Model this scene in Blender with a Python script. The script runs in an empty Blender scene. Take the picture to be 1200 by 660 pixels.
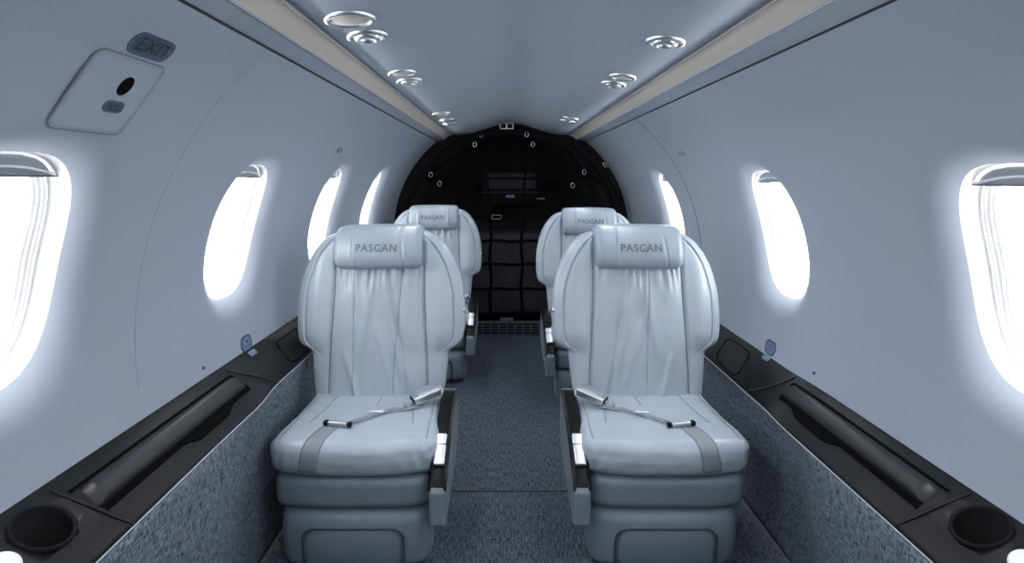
import bpy, bmesh, math, random
from mathutils import Vector, Matrix, noise
PI = math.pi
C = bpy.context.scene.collection
random.seed(4)

# ------------------------------------------------------------------ measures of the cabin (metres)
EYE = 1.05                    # camera height above the floor
CX, CZ, R = 0.045, 0.68, 0.78  # centre and radius of the round cabin section
Y0, Y1 = -1.5, 3.62           # front and aft end of the cabin

# ------------------------------------------------------------------ materials
def new_mat(name):
    m = bpy.data.materials.new(name); m.use_nodes = True
    nt = m.node_tree
    return m, nt, nt.nodes['Principled BSDF']

def mat(name, col, rough=.5, metal=0, bump=0, scale=200, detail=3, var=0, vscale=6, spec=.5, coat=0, emis=None, est=0, stretch=None):
    m, nt, b = new_mat(name)
    b.inputs['Base Color'].default_value = (*col, 1)
    b.inputs['Roughness'].default_value = rough
    b.inputs['Metallic'].default_value = metal
    b.inputs['Specular IOR Level'].default_value = spec
    b.inputs['Coat Weight'].default_value = coat
    tc = nt.nodes.new('ShaderNodeTexCoord')
    if bump:
        n = nt.nodes.new('ShaderNodeTexNoise'); n.inputs['Scale'].default_value = scale; n.inputs['Detail'].default_value = detail
        src = tc.outputs['Object']
        if stretch:
            mp = nt.nodes.new('ShaderNodeMapping'); mp.inputs['Scale'].default_value = stretch
            nt.links.new(src, mp.inputs[0]); src = mp.outputs[0]
        nt.links.new(src, n.inputs['Vector'])
        bp = nt.nodes.new('ShaderNodeBump'); bp.inputs['Strength'].default_value = bump; bp.inputs['Distance'].default_value = .002
        nt.links.new(n.outputs['Fac'], bp.inputs['Height']); nt.links.new(bp.outputs[0], b.inputs['Normal'])
    if var:
        n2 = nt.nodes.new('ShaderNodeTexNoise'); n2.inputs['Scale'].default_value = vscale; n2.inputs['Detail'].default_value = 4
        nt.links.new(tc.outputs['Object'], n2.inputs['Vector'])
        mx = nt.nodes.new('ShaderNodeMix'); mx.data_type = 'RGBA'
        mx.inputs['A'].default_value = (*[c*(1-var) for c in col], 1); mx.inputs['B'].default_value = (*[min(1, c*(1+var)) for c in col], 1)
        nt.links.new(n2.outputs['Fac'], mx.inputs['Factor']); nt.links.new(mx.outputs['Result'], b.inputs['Base Color'])
    if emis:
        b.inputs['Emission Color'].default_value = (*emis, 1); b.inputs['Emission Strength'].default_value = est
    return m

def leather(name, col, rough=.42):
    m, nt, b = new_mat(name)
    b.inputs['Roughness'].default_value = rough
    tc = nt.nodes.new('ShaderNodeTexCoord')
    v = nt.nodes.new('ShaderNodeTexVoronoi'); v.inputs['Scale'].default_value = 420
    n = nt.nodes.new('ShaderNodeTexNoise'); n.inputs['Scale'].default_value = 22; n.inputs['Detail'].default_value = 5; n.inputs['Distortion'].default_value = .6
    nt.links.new(tc.outputs['Object'], v.inputs['Vector']); nt.links.new(tc.outputs['Object'], n.inputs['Vector'])
    b1 = nt.nodes.new('ShaderNodeBump'); b1.inputs['Strength'].default_value = .12; b1.inputs['Distance'].default_value = .001
    nt.links.new(v.outputs['Distance'], b1.inputs['Height'])
    b2 = nt.nodes.new('ShaderNodeBump'); b2.inputs['Strength'].default_value = .22; b2.inputs['Distance'].default_value = .006
    nt.links.new(n.outputs['Fac'], b2.inputs['Height']); nt.links.new(b1.outputs[0], b2.inputs['Normal']); nt.links.new(b2.outputs[0], b.inputs['Normal'])
    mx = nt.nodes.new('ShaderNodeMix'); mx.data_type = 'RGBA'
    mx.inputs['A'].default_value = (*[c*.93 for c in col], 1); mx.inputs['B'].default_value = (*[c*1.06 for c in col], 1)
    nt.links.new(n.outputs['Fac'], mx.inputs['Factor']); nt.links.new(mx.outputs['Result'], b.inputs['Base Color'])
    return m

def weave(name, dark, light, sc, bumpd=.003, stretch_a=(1, 1, .08), stretch_b=(.08, .08, 1)):
    """heathered woven cloth: threads both ways"""
    m, nt, b = new_mat(name)
    b.inputs['Roughness'].default_value = .95; b.inputs['Specular IOR Level'].default_value = .15
    tc = nt.nodes.new('ShaderNodeTexCoord')
    outs = []
    for st in (stretch_a, stretch_b):
        mp = nt.nodes.new('ShaderNodeMapping'); mp.inputs['Scale'].default_value = st
        n = nt.nodes.new('ShaderNodeTexNoise'); n.inputs['Scale'].default_value = sc; n.inputs['Detail'].default_value = 2
        nt.links.new(tc.outputs['Object'], mp.inputs[0]); nt.links.new(mp.outputs[0], n.inputs['Vector']); outs.append(n.outputs['Fac'])
    ad = nt.nodes.new('ShaderNodeMath'); ad.operation = 'ADD'
    nt.links.new(outs[0], ad.inputs[0]); nt.links.new(outs[1], ad.inputs[1])
    rp = nt.nodes.new('ShaderNodeMapRange'); rp.inputs['From Min'].default_value = .78; rp.inputs['From Max'].default_value = 1.22
    nt.links.new(ad.outputs[0], rp.inputs['Value'])
    mx = nt.nodes.new('ShaderNodeMix'); mx.data_type = 'RGBA'
    mx.inputs['A'].default_value = (*dark, 1); mx.inputs['B'].default_value = (*light, 1)
    nt.links.new(rp.outputs[0], mx.inputs['Factor']); nt.links.new(mx.outputs['Result'], b.inputs['Base Color'])
    bp = nt.nodes.new('ShaderNodeBump'); bp.inputs['Strength'].default_value = .6; bp.inputs['Distance'].default_value = bumpd
    nt.links.new(ad.outputs[0], bp.inputs['Height']); nt.links.new(bp.outputs[0], b.inputs['Normal'])
    return m

M = {}
M['wall'] = mat('wall_liner', (.325, .375, .445), .52, bump=.05, scale=500, spec=.3)
M['ceil'] = mat('headliner', (.315, .365, .435), .55, bump=.05, scale=600, spec=.3)
M['strip'] = mat('beige_wash_panel', (.62, .57, .50), .45)
M['seam'] = mat('dark_seam', (.03, .035, .045), .8)
M['thinseam'] = mat('panel_joint', (.16, .18, .22), .8)
M['reveal'] = mat('window_reveal', (.80, .82, .85), .45)
M['shade'] = mat('blind_sheet', (.34, .37, .42), .4)
M['ledge'] = mat('black_ledge', (.007, .008, .0095), .36, bump=.10, scale=700, spec=.24)
M['lid'] = mat('ledge_lid', (.012, .013, .015), .34, bump=.2, scale=600, spec=.38)
M['black'] = mat('black_plastic', (.004, .005, .006), .32, spec=.16)
M['matte'] = mat('matte_black', (.006, .006, .008), .85, spec=.2)
M['strap'] = mat('net_webbing', (.0015, .0015, .002), .9, spec=.1)
M['bag'] = mat('baggage_liner', (.04, .04, .05), .9, bump=.3, scale=60, var=.4, vscale=12, spec=.2)
M['fabric'] = weave('panel_cloth', (.017, .025, .034), (.24, .295, .35), 620, .0015, (1, 1, .09), (.09, .09, 1))
M['carpet'] = weave('carpet_pile', (.02, .028, .038), (.125, .155, .19), 260, .006, (1, .12, 1), (1, .5, 1))
M['piping'] = mat('edge_piping', (.45, .5, .56), .5)
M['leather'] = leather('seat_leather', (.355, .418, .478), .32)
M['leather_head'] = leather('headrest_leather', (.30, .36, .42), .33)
M['leather_low_shaded'] = leather('base_leather_shaded', (.155, .195, .235), .40)  # seat leather darkened: shade of the low parts put into the colour
M['stitch'] = mat('stitching', (.13, .16, .20), .8)
M['lower'] = mat('arm_shell', (.155, .195, .235), .4, bump=.1, scale=400)  # darkened with the base leather, low shade is in the colour
M['metal'] = mat('brushed_metal', (.62, .64, .67), .36, metal=1)
M['chrome'] = mat('chrome', (.72, .75, .80), .34, metal=1)
M['white'] = mat('white_gloss', (.82, .84, .88), .25)
M['belt'] = mat('belt_webbing', (.22, .25, .285), .55, bump=.3, scale=900)
M['beltpale'] = mat('pale_webbing', (.42, .42, .43), .6, bump=.5, scale=700)
M['logo'] = mat('logo_print', (.12, .145, .18), .6)
M['placard'] = mat('placard_blue', (.06, .088, .135), .4)
M['placard2'] = mat('ledge_placard_blue', (.13, .19, .29), .4)
M['ink'] = mat('placard_ink', (.010, .015, .024), .5)
M['hole'] = mat('dark_recess', (.002, .0025, .003), .8, spec=.05)
M['lens'] = mat('frosted_lens', (.55, .52, .48), .5)
M['tag'] = mat('pale_tag', (.12, .16, .24), .5)
m, nt, b = new_mat('window_pane'); M['pane'] = m
nt.nodes.remove(b)
tr = nt.nodes.new('ShaderNodeBsdfTransparent'); gl = nt.nodes.new('ShaderNodeBsdfGlossy'); gl.inputs['Roughness'].default_value = .02
lw = nt.nodes.new('ShaderNodeLayerWeight'); lw.inputs['Blend'].default_value = .1
pw = nt.nodes.new('ShaderNodeMath'); pw.operation = 'POWER'; pw.inputs[1].default_value = 4
ml = nt.nodes.new('ShaderNodeMath'); ml.operation = 'MULTIPLY'; ml.inputs[1].default_value = .3
nt.links.new(lw.outputs['Facing'], pw.inputs[0]); nt.links.new(pw.outputs[0], ml.inputs[0])
mx = nt.nodes.new('ShaderNodeMixShader')
nt.links.new(ml.outputs[0], mx.inputs[0]); nt.links.new(tr.outputs[0], mx.inputs[1]); nt.links.new(gl.outputs[0], mx.inputs[2])
nt.links.new(mx.outputs[0], nt.nodes['Material Output'].inputs[0])

# ------------------------------------------------------------------ object helpers
def obj(name, data, m=None, parent=None, smooth=True):
    """data: bmesh or (verts, faces) -> one linked mesh object"""
    me = bpy.data.meshes.new(name)
    if isinstance(data, bmesh.types.BMesh):
        data.to_mesh(me); data.free()
    else:
        me.from_pydata(data[0], [], data[1])
    me.update()
    if smooth: me.polygons.foreach_set('use_smooth', [True]*len(me.polygons))
    if m: me.materials.append(m)
    o = bpy.data.objects.new(name, me); C.objects.link(o)
    if parent: o.parent = parent
    return o
def fixn(o):
    bm = bmesh.new(); bm.from_mesh(o.data); bmesh.ops.recalc_face_normals(bm, faces=bm.faces); bm.to_mesh(o.data); bm.free()
    return o
def thing(name, label, cat, loc=(0, 0, 0), group=None):
    o = bpy.data.objects.new(name, None); C.objects.link(o); o.location = loc; o.empty_display_size = .05
    o['label'] = label; o['category'] = cat
    if group: o['group'] = group
    return o
def tag(o, label, cat, group=None):
    o['label'] = label; o['category'] = cat
    if group: o['group'] = group
    return o
def struct(name, data, m, parent=None, smooth=True):
    o = obj(name, data, m, parent, smooth)
    if not parent: o['kind'] = 'structure'
    return o

def merge(*parts):
    V, F = [], []
    for v, f in parts:
        k = len(V); V += list(v); F += [tuple(i+k for i in q) for q in f]
    return V, F
def grid(nu, nv, f, closeu=False):
    V = [f(i, j) for i in range(nu) for j in range(nv)]
    F = []
    for i in range(nu if closeu else nu-1):
        for j in range(nv-1):
            a, b_ = i*nv+j, ((i+1) % nu)*nv+j
            F.append((a, b_, b_+1, a+1))
    return V, F
def tube(pts, r, n=8, closed=False, flat=1.0, up=None):
    """tube along points; flat<1 squashes it along 'up'"""
    P = [Vector(p) for p in pts]; N = len(P); V = []; F = []
    prev = None
    for i, p in enumerate(P):
        a = P[(i-1) % N] if (closed or i > 0) else p; b_ = P[(i+1) % N] if (closed or i < N-1) else p
        t = (b_-a).normalized()
        if up is not None: s = t.cross(Vector(up)).normalized()
        elif prev is None:
            s = t.cross(Vector((0, 0, 1)))
            if s.length < .01: s = t.cross(Vector((1, 0, 0)))
            s.normalize()
        else: s = (prev - t*prev.dot(t)).normalized()
        prev = s; w = s.cross(t)
        rr = r[i] if isinstance(r, (list, tuple)) else r
        for k in range(n):
            an = 2*PI*k/n
            V.append(tuple(p + s*rr*math.cos(an) + w*rr*flat*math.sin(an)))
    for i in range(N if closed else N-1):
        for k in range(n):
            a = i*n+k; b_ = i*n+(k+1) % n; c = ((i+1) % N)*n+(k+1) % n; d = ((i+1) % N)*n+k
            F.append((a, b_, c, d))
    if not closed:
        F.append(tuple(range(n))); F.append(tuple((N-1)*n+k for k in range(n-1, -1, -1)))
    return V, F
def rbox(sx, sy, sz, r, n=(6, 6, 6), f=None, loc=(0, 0, 0), k=4):
    """rounded box, full sizes sx sy sz; n inner divisions; f deforms each local point"""
    H = (sx/2, sy/2, sz/2); r = min(r, min(H)*.999)
    ax = []
    for h, m_ in zip(H, n):
        inn = h-r
        L = [-inn - r*math.tan(PI/4*(1-i/k)) for i in range(k)]
        L += [-inn + 2*inn*i/m_ for i in range(m_+1)]
        L += [inn + r*math.tan(PI/4*(i+1)/k) for i in range(k)]
        ax.append(L)
    V, F, idx = [], [], {}
    def vid(i, j, l):
        key = (i, j, l)
        if key not in idx:
            p = Vector((ax[0][i], ax[1][j], ax[2][l]))
            q = Vector([max(-(H[a]-r), min(H[a]-r, p[a])) for a in range(3)])
            d = p-q
            if d.length > 1e-9: d = d.normalized()*r
            p = q+d
            if f: p = Vector(f(p))
            idx[key] = len(V); V.append(tuple(p+Vector(loc)))
        return idx[key]
    nx, ny, nz = [len(a)-1 for a in ax]
    for i in range(nx):
        for j in range(ny):
            F.append((vid(i, j, 0), vid(i, j+1, 0), vid(i+1, j+1, 0), vid(i+1, j, 0)))
            F.append((vid(i, j, nz), vid(i+1, j, nz), vid(i+1, j+1, nz), vid(i, j+1, nz)))
    for i in range(nx):
        for l in range(nz):
            F.append((vid(i, 0, l), vid(i+1, 0, l), vid(i+1, 0, l+1), vid(i, 0, l+1)))
            F.append((vid(i, ny, l), vid(i, ny, l+1), vid(i+1, ny, l+1), vid(i+1, ny, l)))
    for j in range(ny):
        for l in range(nz):
            F.append((vid(0, j, l), vid(0, j, l+1), vid(0, j+1, l+1), vid(0, j+1, l)))
            F.append((vid(nx, j, l), vid(nx, j+1, l), vid(nx, j+1, l+1), vid(nx, j, l+1)))
    return V, F
def slab(outline, mapper, t, nr=5, bev=.0):
    """flat plate with outline [(u,v)], mapped to space by mapper(u,v,n) ; t thickness; filled by concentric rings"""
    cu = sum(p[0] for p in outline)/len(outline); cv = sum(p[1] for p in outline)/len(outline)
    V, F = [], []; n = len(outline)
    rings = [(0.02, t)] + [(i/nr*(1-bev), t) for i in range(1, nr+1)] + [(1, t-bev*.02 if bev else t), (1, 0)]
    for s, h in rings:
        for (u, v) in outline: V.append(tuple(mapper(cu+(u-cu)*s, cv+(v-cv)*s, h)))
    for i in range(len(rings)-1):
        for k in range(n):
            F.append((i*n+k, i*n+(k+1) % n, (i+1)*n+(k+1) % n, (i+1)*n+k))
    F.append(tuple(range(n-1, -1, -1)))
    return V, F
def rrect(w, h, r, n=6, cu=0, cv=0):
    out = []
    for (sx, sy, a0) in ((1, 1, 0), (-1, 1, 90), (-1, -1, 180), (1, -1, 270)):
        for i in range(n+1):
            a = math.radians(a0+90*i/n)
            out.append((cu+sx*(w/2-r)+r*math.cos(a), cv+sy*(h/2-r)+r*math.sin(a)))
    return out
def lathe(prof, n, frame):
    """profile [(r,h)] about axis; frame: Matrix placing it"""
    V = []; F = []
    for (r, h) in prof:
        for k in range(n):
            a = 2*PI*k/n
            V.append(tuple(frame @ Vector((r*math.cos(a), r*math.sin(a), h))))
    for i in range(len(prof)-1):
        for k in range(n):
            F.append((i*n+k, i*n+(k+1) % n, (i+1)*n+(k+1) % n, (i+1)*n+k))
    return V, F
def text_geo(txt, size, mapper, thick=.0, spacing=1.0, shear=0):
    """outline letters as a mesh; mapper(u,v) -> point, letters centred on (0,0)"""
    cu = bpy.data.curves.new('t', 'FONT'); cu.body = txt; cu.size = size; cu.align_x = 'CENTER'; cu.align_y = 'CENTER'
    cu.space_character = spacing; cu.shear = shear; cu.offset = thick; cu.resolution_u = 3
    o = bpy.data.objects.new('t', cu); C.objects.link(o)
    dg = bpy.context.evaluated_depsgraph_get(); me = o.evaluated_get(dg).to_mesh()
    V = [tuple(mapper(v.co.x, v.co.y)) for v in me.vertices]; F = [tuple(p.vertices) for p in me.polygons]
    o.to_mesh_clear() if hasattr(o, 'to_mesh_clear') else None
    bpy.data.objects.remove(o); bpy.data.curves.remove(cu)
    return V, F
def lerp(a, b_, t): return a+(b_-a)*t
def sm(a, b_, x):
    t = max(0, min(1, (x-a)/(b_-a))); return t*t*(3-2*t)
def interp(T, x):
    if x <= T[0][0]: return T[0][1]
    for (a, va), (b_, vb) in zip(T, T[1:]):
        if x <= b_: return va+(vb-va)*(x-a)/(b_-a)
    return T[-1][1]

# ------------------------------------------------------------------ walls of the round cabin
def WP(side, y, s, out=0):
    """point on the side wall: side -1 left / +1 right, s arc length above the section's centre, out metres outward"""
    a = s/R
    return Vector((CX+side*(R+out)*math.cos(a), y, CZ+(R+out)*math.sin(a)))
SMINS = {-1: -.135, 1: -.187}
SMAX = R*math.radians(51.4)
WIN = {-1: [(.035, .228, .130, .182), (.755, .228, .130, .182), (1.462, .228, .130, .182), (2.170, .228, .130, .182), (2.885, .228, .130, .182)],
       1: [(.045, .205, .132, .190), (.828, .205, .132, .190), (1.612, .205, .132, .190), (2.635, .205, .132, .190)]}
EXPO = 2.7
def t_edge(dy, ds, a, b_):
    return 1/((abs(dy)/a)**EXPO+(abs(ds)/b_)**EXPO)**(1/EXPO)
def flare(d): return .030*(max(0, 1-d/.068))**2.3
NS = 28
def wall_mesh(side):
    SMIN = SMINS[side]
    parts = []
    ys = Y0
    for (yc, sc, a, b_) in WIN[side]:
        c0, c1 = yc-.25, yc+.25
        n = max(2, int((c0-ys)/.05))
        if c0-ys > .002:
            parts.append(grid(n+1, 2*NS+1, lambda i, j, ys=ys, c0=c0, n=n: tuple(WP(side, lerp(ys, c0, i/n), lerp(SMIN, SMAX, j/(2*NS))))))
        per = []
        for j in range(NS): per.append((c0, lerp(SMIN, SMAX, j/NS)))
        for i in range(16): per.append((lerp(c0, c1, i/16), SMAX))
        for j in range(NS): per.append((c1, lerp(SMAX, SMIN, j/NS)))
        for i in range(16): per.append((lerp(c1, c0, i/16), SMIN))
        dl = [0, .002, .005, .009, .014, .02, .028, .037, .048, .06, .075]
        def pt(i, j):
            py, ps = per[i]; dy, ds = py-yc, ps-sc; t0 = t_edge(dy, ds, a, b_); L = math.hypot(dy, ds)
            if j < len(dl): t = t0+dl[j]/L; out = flare(dl[j])
            else:
                q = (j-len(dl)+1)/6; t = lerp(t0+.075/L, 1, q); out = 0
            return tuple(WP(side, yc+dy*t, sc+ds*t, out))
        # refine the perimeter so that the window edge is smooth
        fine = []
        for i in range(len(per)):
            p, q = per[i], per[(i+1) % len(per)]
            fine += [p, ((p[0]+q[0])/2, (p[1]+q[1])/2)]
        per = fine
        parts.append(grid(len(per), len(dl)+6, pt, True))
        ys = c1
    n = max(2, int((Y1-ys)/.05))
    parts.append(grid(n+1, 2*NS+1, lambda i, j: tuple(WP(side, lerp(ys, Y1, i/n), lerp(SMIN, SMAX, j/(2*NS))))))
    V, F = merge(*parts)
    bm = bmesh.new(); vs = [bm.verts.new(v) for v in V]
    for f in F: bm.faces.new([vs[i] for i in f])
    bmesh.ops.remove_doubles(bm, verts=bm.verts, dist=.0004)
    bmesh.ops.recalc_face_normals(bm, faces=bm.faces)
    return bm
struct('wall_left', wall_mesh(-1), M['wall'])
struct('wall_right', wall_mesh(1), M['wall'])

wn = 0
for side in (-1, 1):
    for wi, (yc, sc, a, b_) in enumerate(WIN[side]):
        wn += 1
        N = 96
        def ringpt(k, d, out):
            an = 2*PI*k/N; dy, ds = math.cos(an)*a, math.sin(an)*b_
            t0 = t_edge(dy, ds, a, b_); L = math.hypot(dy, ds); t = t0-d/L
            return WP(side, yc+dy*t, sc+ds*t, out)
        root = struct('window_%d' % wn, grid(N, 7, lambda k, j: tuple(ringpt(k, *[(0, .030), (.002, .034), (.006, .040), (.009, .046), (.011, .052), (.013, .0535), (.018, .054)][j])), True), M['reveal'])
        obj('window_frame', grid(N, 8, lambda k, j: tuple(ringpt(k, *[(.0183, .054), (.0190, .0565), (.0225, .057), (.023, .0600), (.028, .0605), (.0285, .064), (.033, .0645), (.034, .070)][j])), True), M['reveal'], root)
        V = [tuple(WP(side, yc, sc, .066))]; F = []
        for q in range(1, 5):
            for k in range(N):
                an = 2*PI*k/N; dy, ds = math.cos(an)*a, math.sin(an)*b_; t0 = t_edge(dy, ds, a, b_)-.033/math.hypot(dy, ds)
                V.append(tuple(WP(side, yc+dy*t0*q/4, sc+ds*t0*q/4, .066)))
        for k in range(N): F.append((0, 1+k, 1+(k+1) % N))
        for q in range(3):
            for k in range(N): F.append((1+q*N+k, 1+q*N+(k+1) % N, 1+(q+1)*N+(k+1) % N, 1+(q+1)*N+k))
        obj('pane', (V, F), M['pane'], root)
        # stowed blind at the top of the opening, with its pull lip
        bb, aa = b_-.013, a-.013
        def sh(i, j):
            s_ = lerp(bb-.030, bb-.0005, j/6); w = aa*(1-(s_/bb)**EXPO)**(1/EXPO)
            return tuple(WP(side, yc+lerp(-w, w, i/16), sc+s_, .046))
        bl = obj('blind', grid(17, 7, sh), M['shade'], root)
        sol = bl.modifiers.new('s', 'SOLIDIFY'); sol.thickness = .003
        obj('pull_lip', tube([WP(side, yc+lerp(-.085, .085, i/14), sc+bb-.026+.011*math.sin(PI*i/14), .042) for i in range(15)], .0022, 6), M['white'], bl)
        obj('bottom_rail', tube([WP(side, yc+lerp(-.098, .098, i/10), sc+bb-.030, .044) for i in range(11)], .002, 6), M['thinseam'], bl)

# ------------------------------------------------------------------ ceiling
KS = {-1: 1.0, 1: .968}
def ceil_z(x):
    u = min(1, abs(x-CX)/(.392*(KS[1] if x > CX else 1)))
    return EYE+.283+.072*(.5+.5*math.cos(PI*u))**1.35
SEAMX, SEAMZ = R*math.cos(math.radians(51.4)), CZ+R*math.sin(math.radians(51.4))
parts = [grid(49, 61, lambda i, j: (CX+lerp(-.392, .392*KS[1], i/48), lerp(Y0, Y1, j/60), ceil_z(CX+lerp(-.392, .392*KS[1], i/48))))]
for s in (-1, 1):
    prof = [(.392, .283), (.394, .281), (.3945, .277), (.392, .273)]
    parts.append(grid(4, 2, lambda i, j: (CX+s*KS[s]*prof[i][0], (Y0, Y1)[j], EYE+prof[i][1])))
o = struct('ceiling', merge(*parts), M['ceil'])
for k, s in enumerate((-1, 1)):
    # rail between the wall joint and the wash panel
    prof = [(SEAMX-.001, SEAMZ-EYE+.010), (SEAMX-.002, SEAMZ-EYE+.0035), (SEAMX-.006, SEAMZ-EYE+.0015), (.468, .2465), (.452, .2490), (.440, .2485), (.4365, .2490), (.4345, .252), (.435, .258)]
    prof = [(q[0] if q[0] > .46 else q[0]*KS[s], q[1]) for q in prof]
    struct('trim_%d' % (k+1), grid(len(prof), 2, lambda i, j: (CX+s*prof[i][0], (Y0, Y1)[j], EYE+prof[i][1])), M['wall'])
    pr = [(.4355, .254), (.422, .2645), (.406, .2735), (.391, .279)]
    struct('trim_%d' % (k+3), grid(len(pr), 2, lambda i, j: (CX+s*KS[s]*pr[i][0], (Y0, Y1)[j], EYE+pr[i][1])), M['strip'])
    struct('trim_%d' % (k+5), tube([(CX+s*(SEAMX+.0005), y, SEAMZ+.0015) for y in (Y0, Y1)], .0022, 6), M['seam'])
    struct('trim_%d' % (k+7), tube([(CX+s*KS[s]*.392, y, EYE+.2815) for y in (Y0, Y1)], .0016, 6), M['thinseam'])
    struct('trim_%d' % (k+9), [tube([(CX+s*KS[s]*.4355, y, EYE+.2495) for y in (Y0, Y1)], .0012, 6)][0], M['thinseam'])
# joints running round the cabin in the wall liner
def hoop(name, side, y, r, m, s0=-.05, s1=SMAX-.002):
    return struct(name, tube([WP(side, y, lerp(s0, s1, i/40), .0004) for i in range(41)], r, 6, flat=.6), m)
hoop('trim_11', -1, 1.055, .0010, M['thinseam'])
hoop('trim_12', 1, 2.26, .0020, M['seam'])
# blank outer skin keeps daylight out above the ceiling
struct('trim_13', grid(25, 2, lambda i, j: (CX+(R+.012)*math.cos(math.radians(lerp(48, 132, i/24))), (Y0, Y1)[j], CZ+(R+.012)*math.sin(math.radians(lerp(48, 132, i/24))))), M['matte'])

# ------------------------------------------------------------------ floor
o = struct('floor', merge(grid(2, 2, lambda i, j: ((-.72, .82)[i], (Y0, Y1+1.2)[j], 0))), M['carpet'], smooth=False)
o = struct('trim_14', rbox(1.2, .005, .004, .0015, loc=(CX, 1.735, .001)), M['seam'])
# ------------------------------------------------------------------ front bulkhead with cockpit passage, behind the camera
bm = []
for (x0, x1, z0, z1) in ((-.8, CX-.24, 0, 1.5), (CX+.24, .9, 0, 1.5), (CX-.24, CX+.24, 1.25, 1.5)):
    bm.append(rbox(x1-x0, .04, z1-z0, .004, (1, 1, 1), loc=((x0+x1)/2, Y0, (z0+z1)/2), k=1))
struct('wall_front', merge(*bm), M['wall'])
# unseen cockpit beyond the passage, shaped to let daylight in only high up
ck = [[(CX+r*math.cos(2*PI*i/64), y, max(.002, .70+r*math.sin(2*PI*i/64))) for i in range(64)] for r, y in ((.80, Y0-.03), (.80, Y0-1.0), (.72, Y0-1.35))]
struct('wall_unseen_cockpit', grid(64, 3, lambda i, j: ck[j][i], True), M['ceil'])
def nose(i, j):
    x = lerp(-.72, .72, i/20); zt = min(1.12, .70+math.sqrt(max(0, .74**2-x*x)))
    return (CX+x, Y0-1.35, lerp(0, zt, j/2))
struct('wall_unseen_light_block', grid(21, 3, nose), M['matte'])  # unseen plate, its height set to hold back daylight

# ------------------------------------------------------------------ aft frame and baggage space
def arch(n, r, y, zoff=0):
    pts = []
    for i in range(n):
        a = 2*PI*i/n
        pts.append((CX+r*math.cos(a), y, max(0.0, CZ+zoff+r*math.sin(a))))
    return pts
rs = [(.84, Y1), (.735, Y1-.004), (.728, Y1+.004), (.728, Y1+.05), (.70, Y1+.055), (.695, Y1+.062), (.695, Y1+.09)]
rings = [arch(96, r, y, (-.02 if r < .75 else 0)) for r, y in rs]
struct('wall_back', grid(96, len(rs), lambda i, j: rings[j][i], True), M['matte'])
rings2 = [arch(72, r, y, -.02) for r, y in ((.70, Y1+.06), (.70, Y1+.6), (.66, Y1+1.05), (.45, Y1+1.10), (.0001, Y1+1.10))]
struct('wall_baggage', grid(72, 5, lambda i, j: rings2[j][i], True), M['bag'])
struct('trim_15', tube([p for p in arch(96, .712, Y1+.03, -.02)][0:49], .004, 6), M['black'])

# ------------------------------------------------------------------ ledges along both walls
def ledge_ends(side, y):
    t = sm(1.28, 1.52, y)
    n = sm(1.2, .55, y)
    if side < 0: W = (-.727, -.481); Cc = (lerp(-.610, -.648, t)+.004*n, lerp(-.560, -.580, t)-.006*n)
    else: W = (.815, -.531); Cc = (lerp(.697, .742, t)-.000*n, lerp(-.617, -.650, t)-.002*n)
    return W, Cc
def LP(side, y, u, n=0):
    W, Cc = ledge_ends(side, y)
    dx, dz = Cc[0]-W[0], Cc[1]-W[1]; L = math.hypot(dx, dz)
    nx, nz = (dz/L, -dx/L) if side > 0 else (-dz/L, dx/L)
    bulge = .010*math.sin(PI*max(0, min(1, u)))
    return Vector((W[0]+dx*u+nx*(n+bulge), y, EYE+W[1]+dz*u+nz*(n+bulge)))
SH = {-1: 0.0, 1: .072}
def ledge_frame(side, y, u, n=0):
    p = LP(side, y, u, n); t = (LP(side, y, u+.05, n)-LP(side, y, u-.05, n)).normalized(); yv = Vector((0, 1, 0))
    z = t.cross(yv).normalized()
    if z.z < 0: z = -z
    x = yv.cross(z).normalized()
    m_ = Matrix((x, yv, z)).transposed().to_4x4(); m_.translation = p
    return m_
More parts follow.
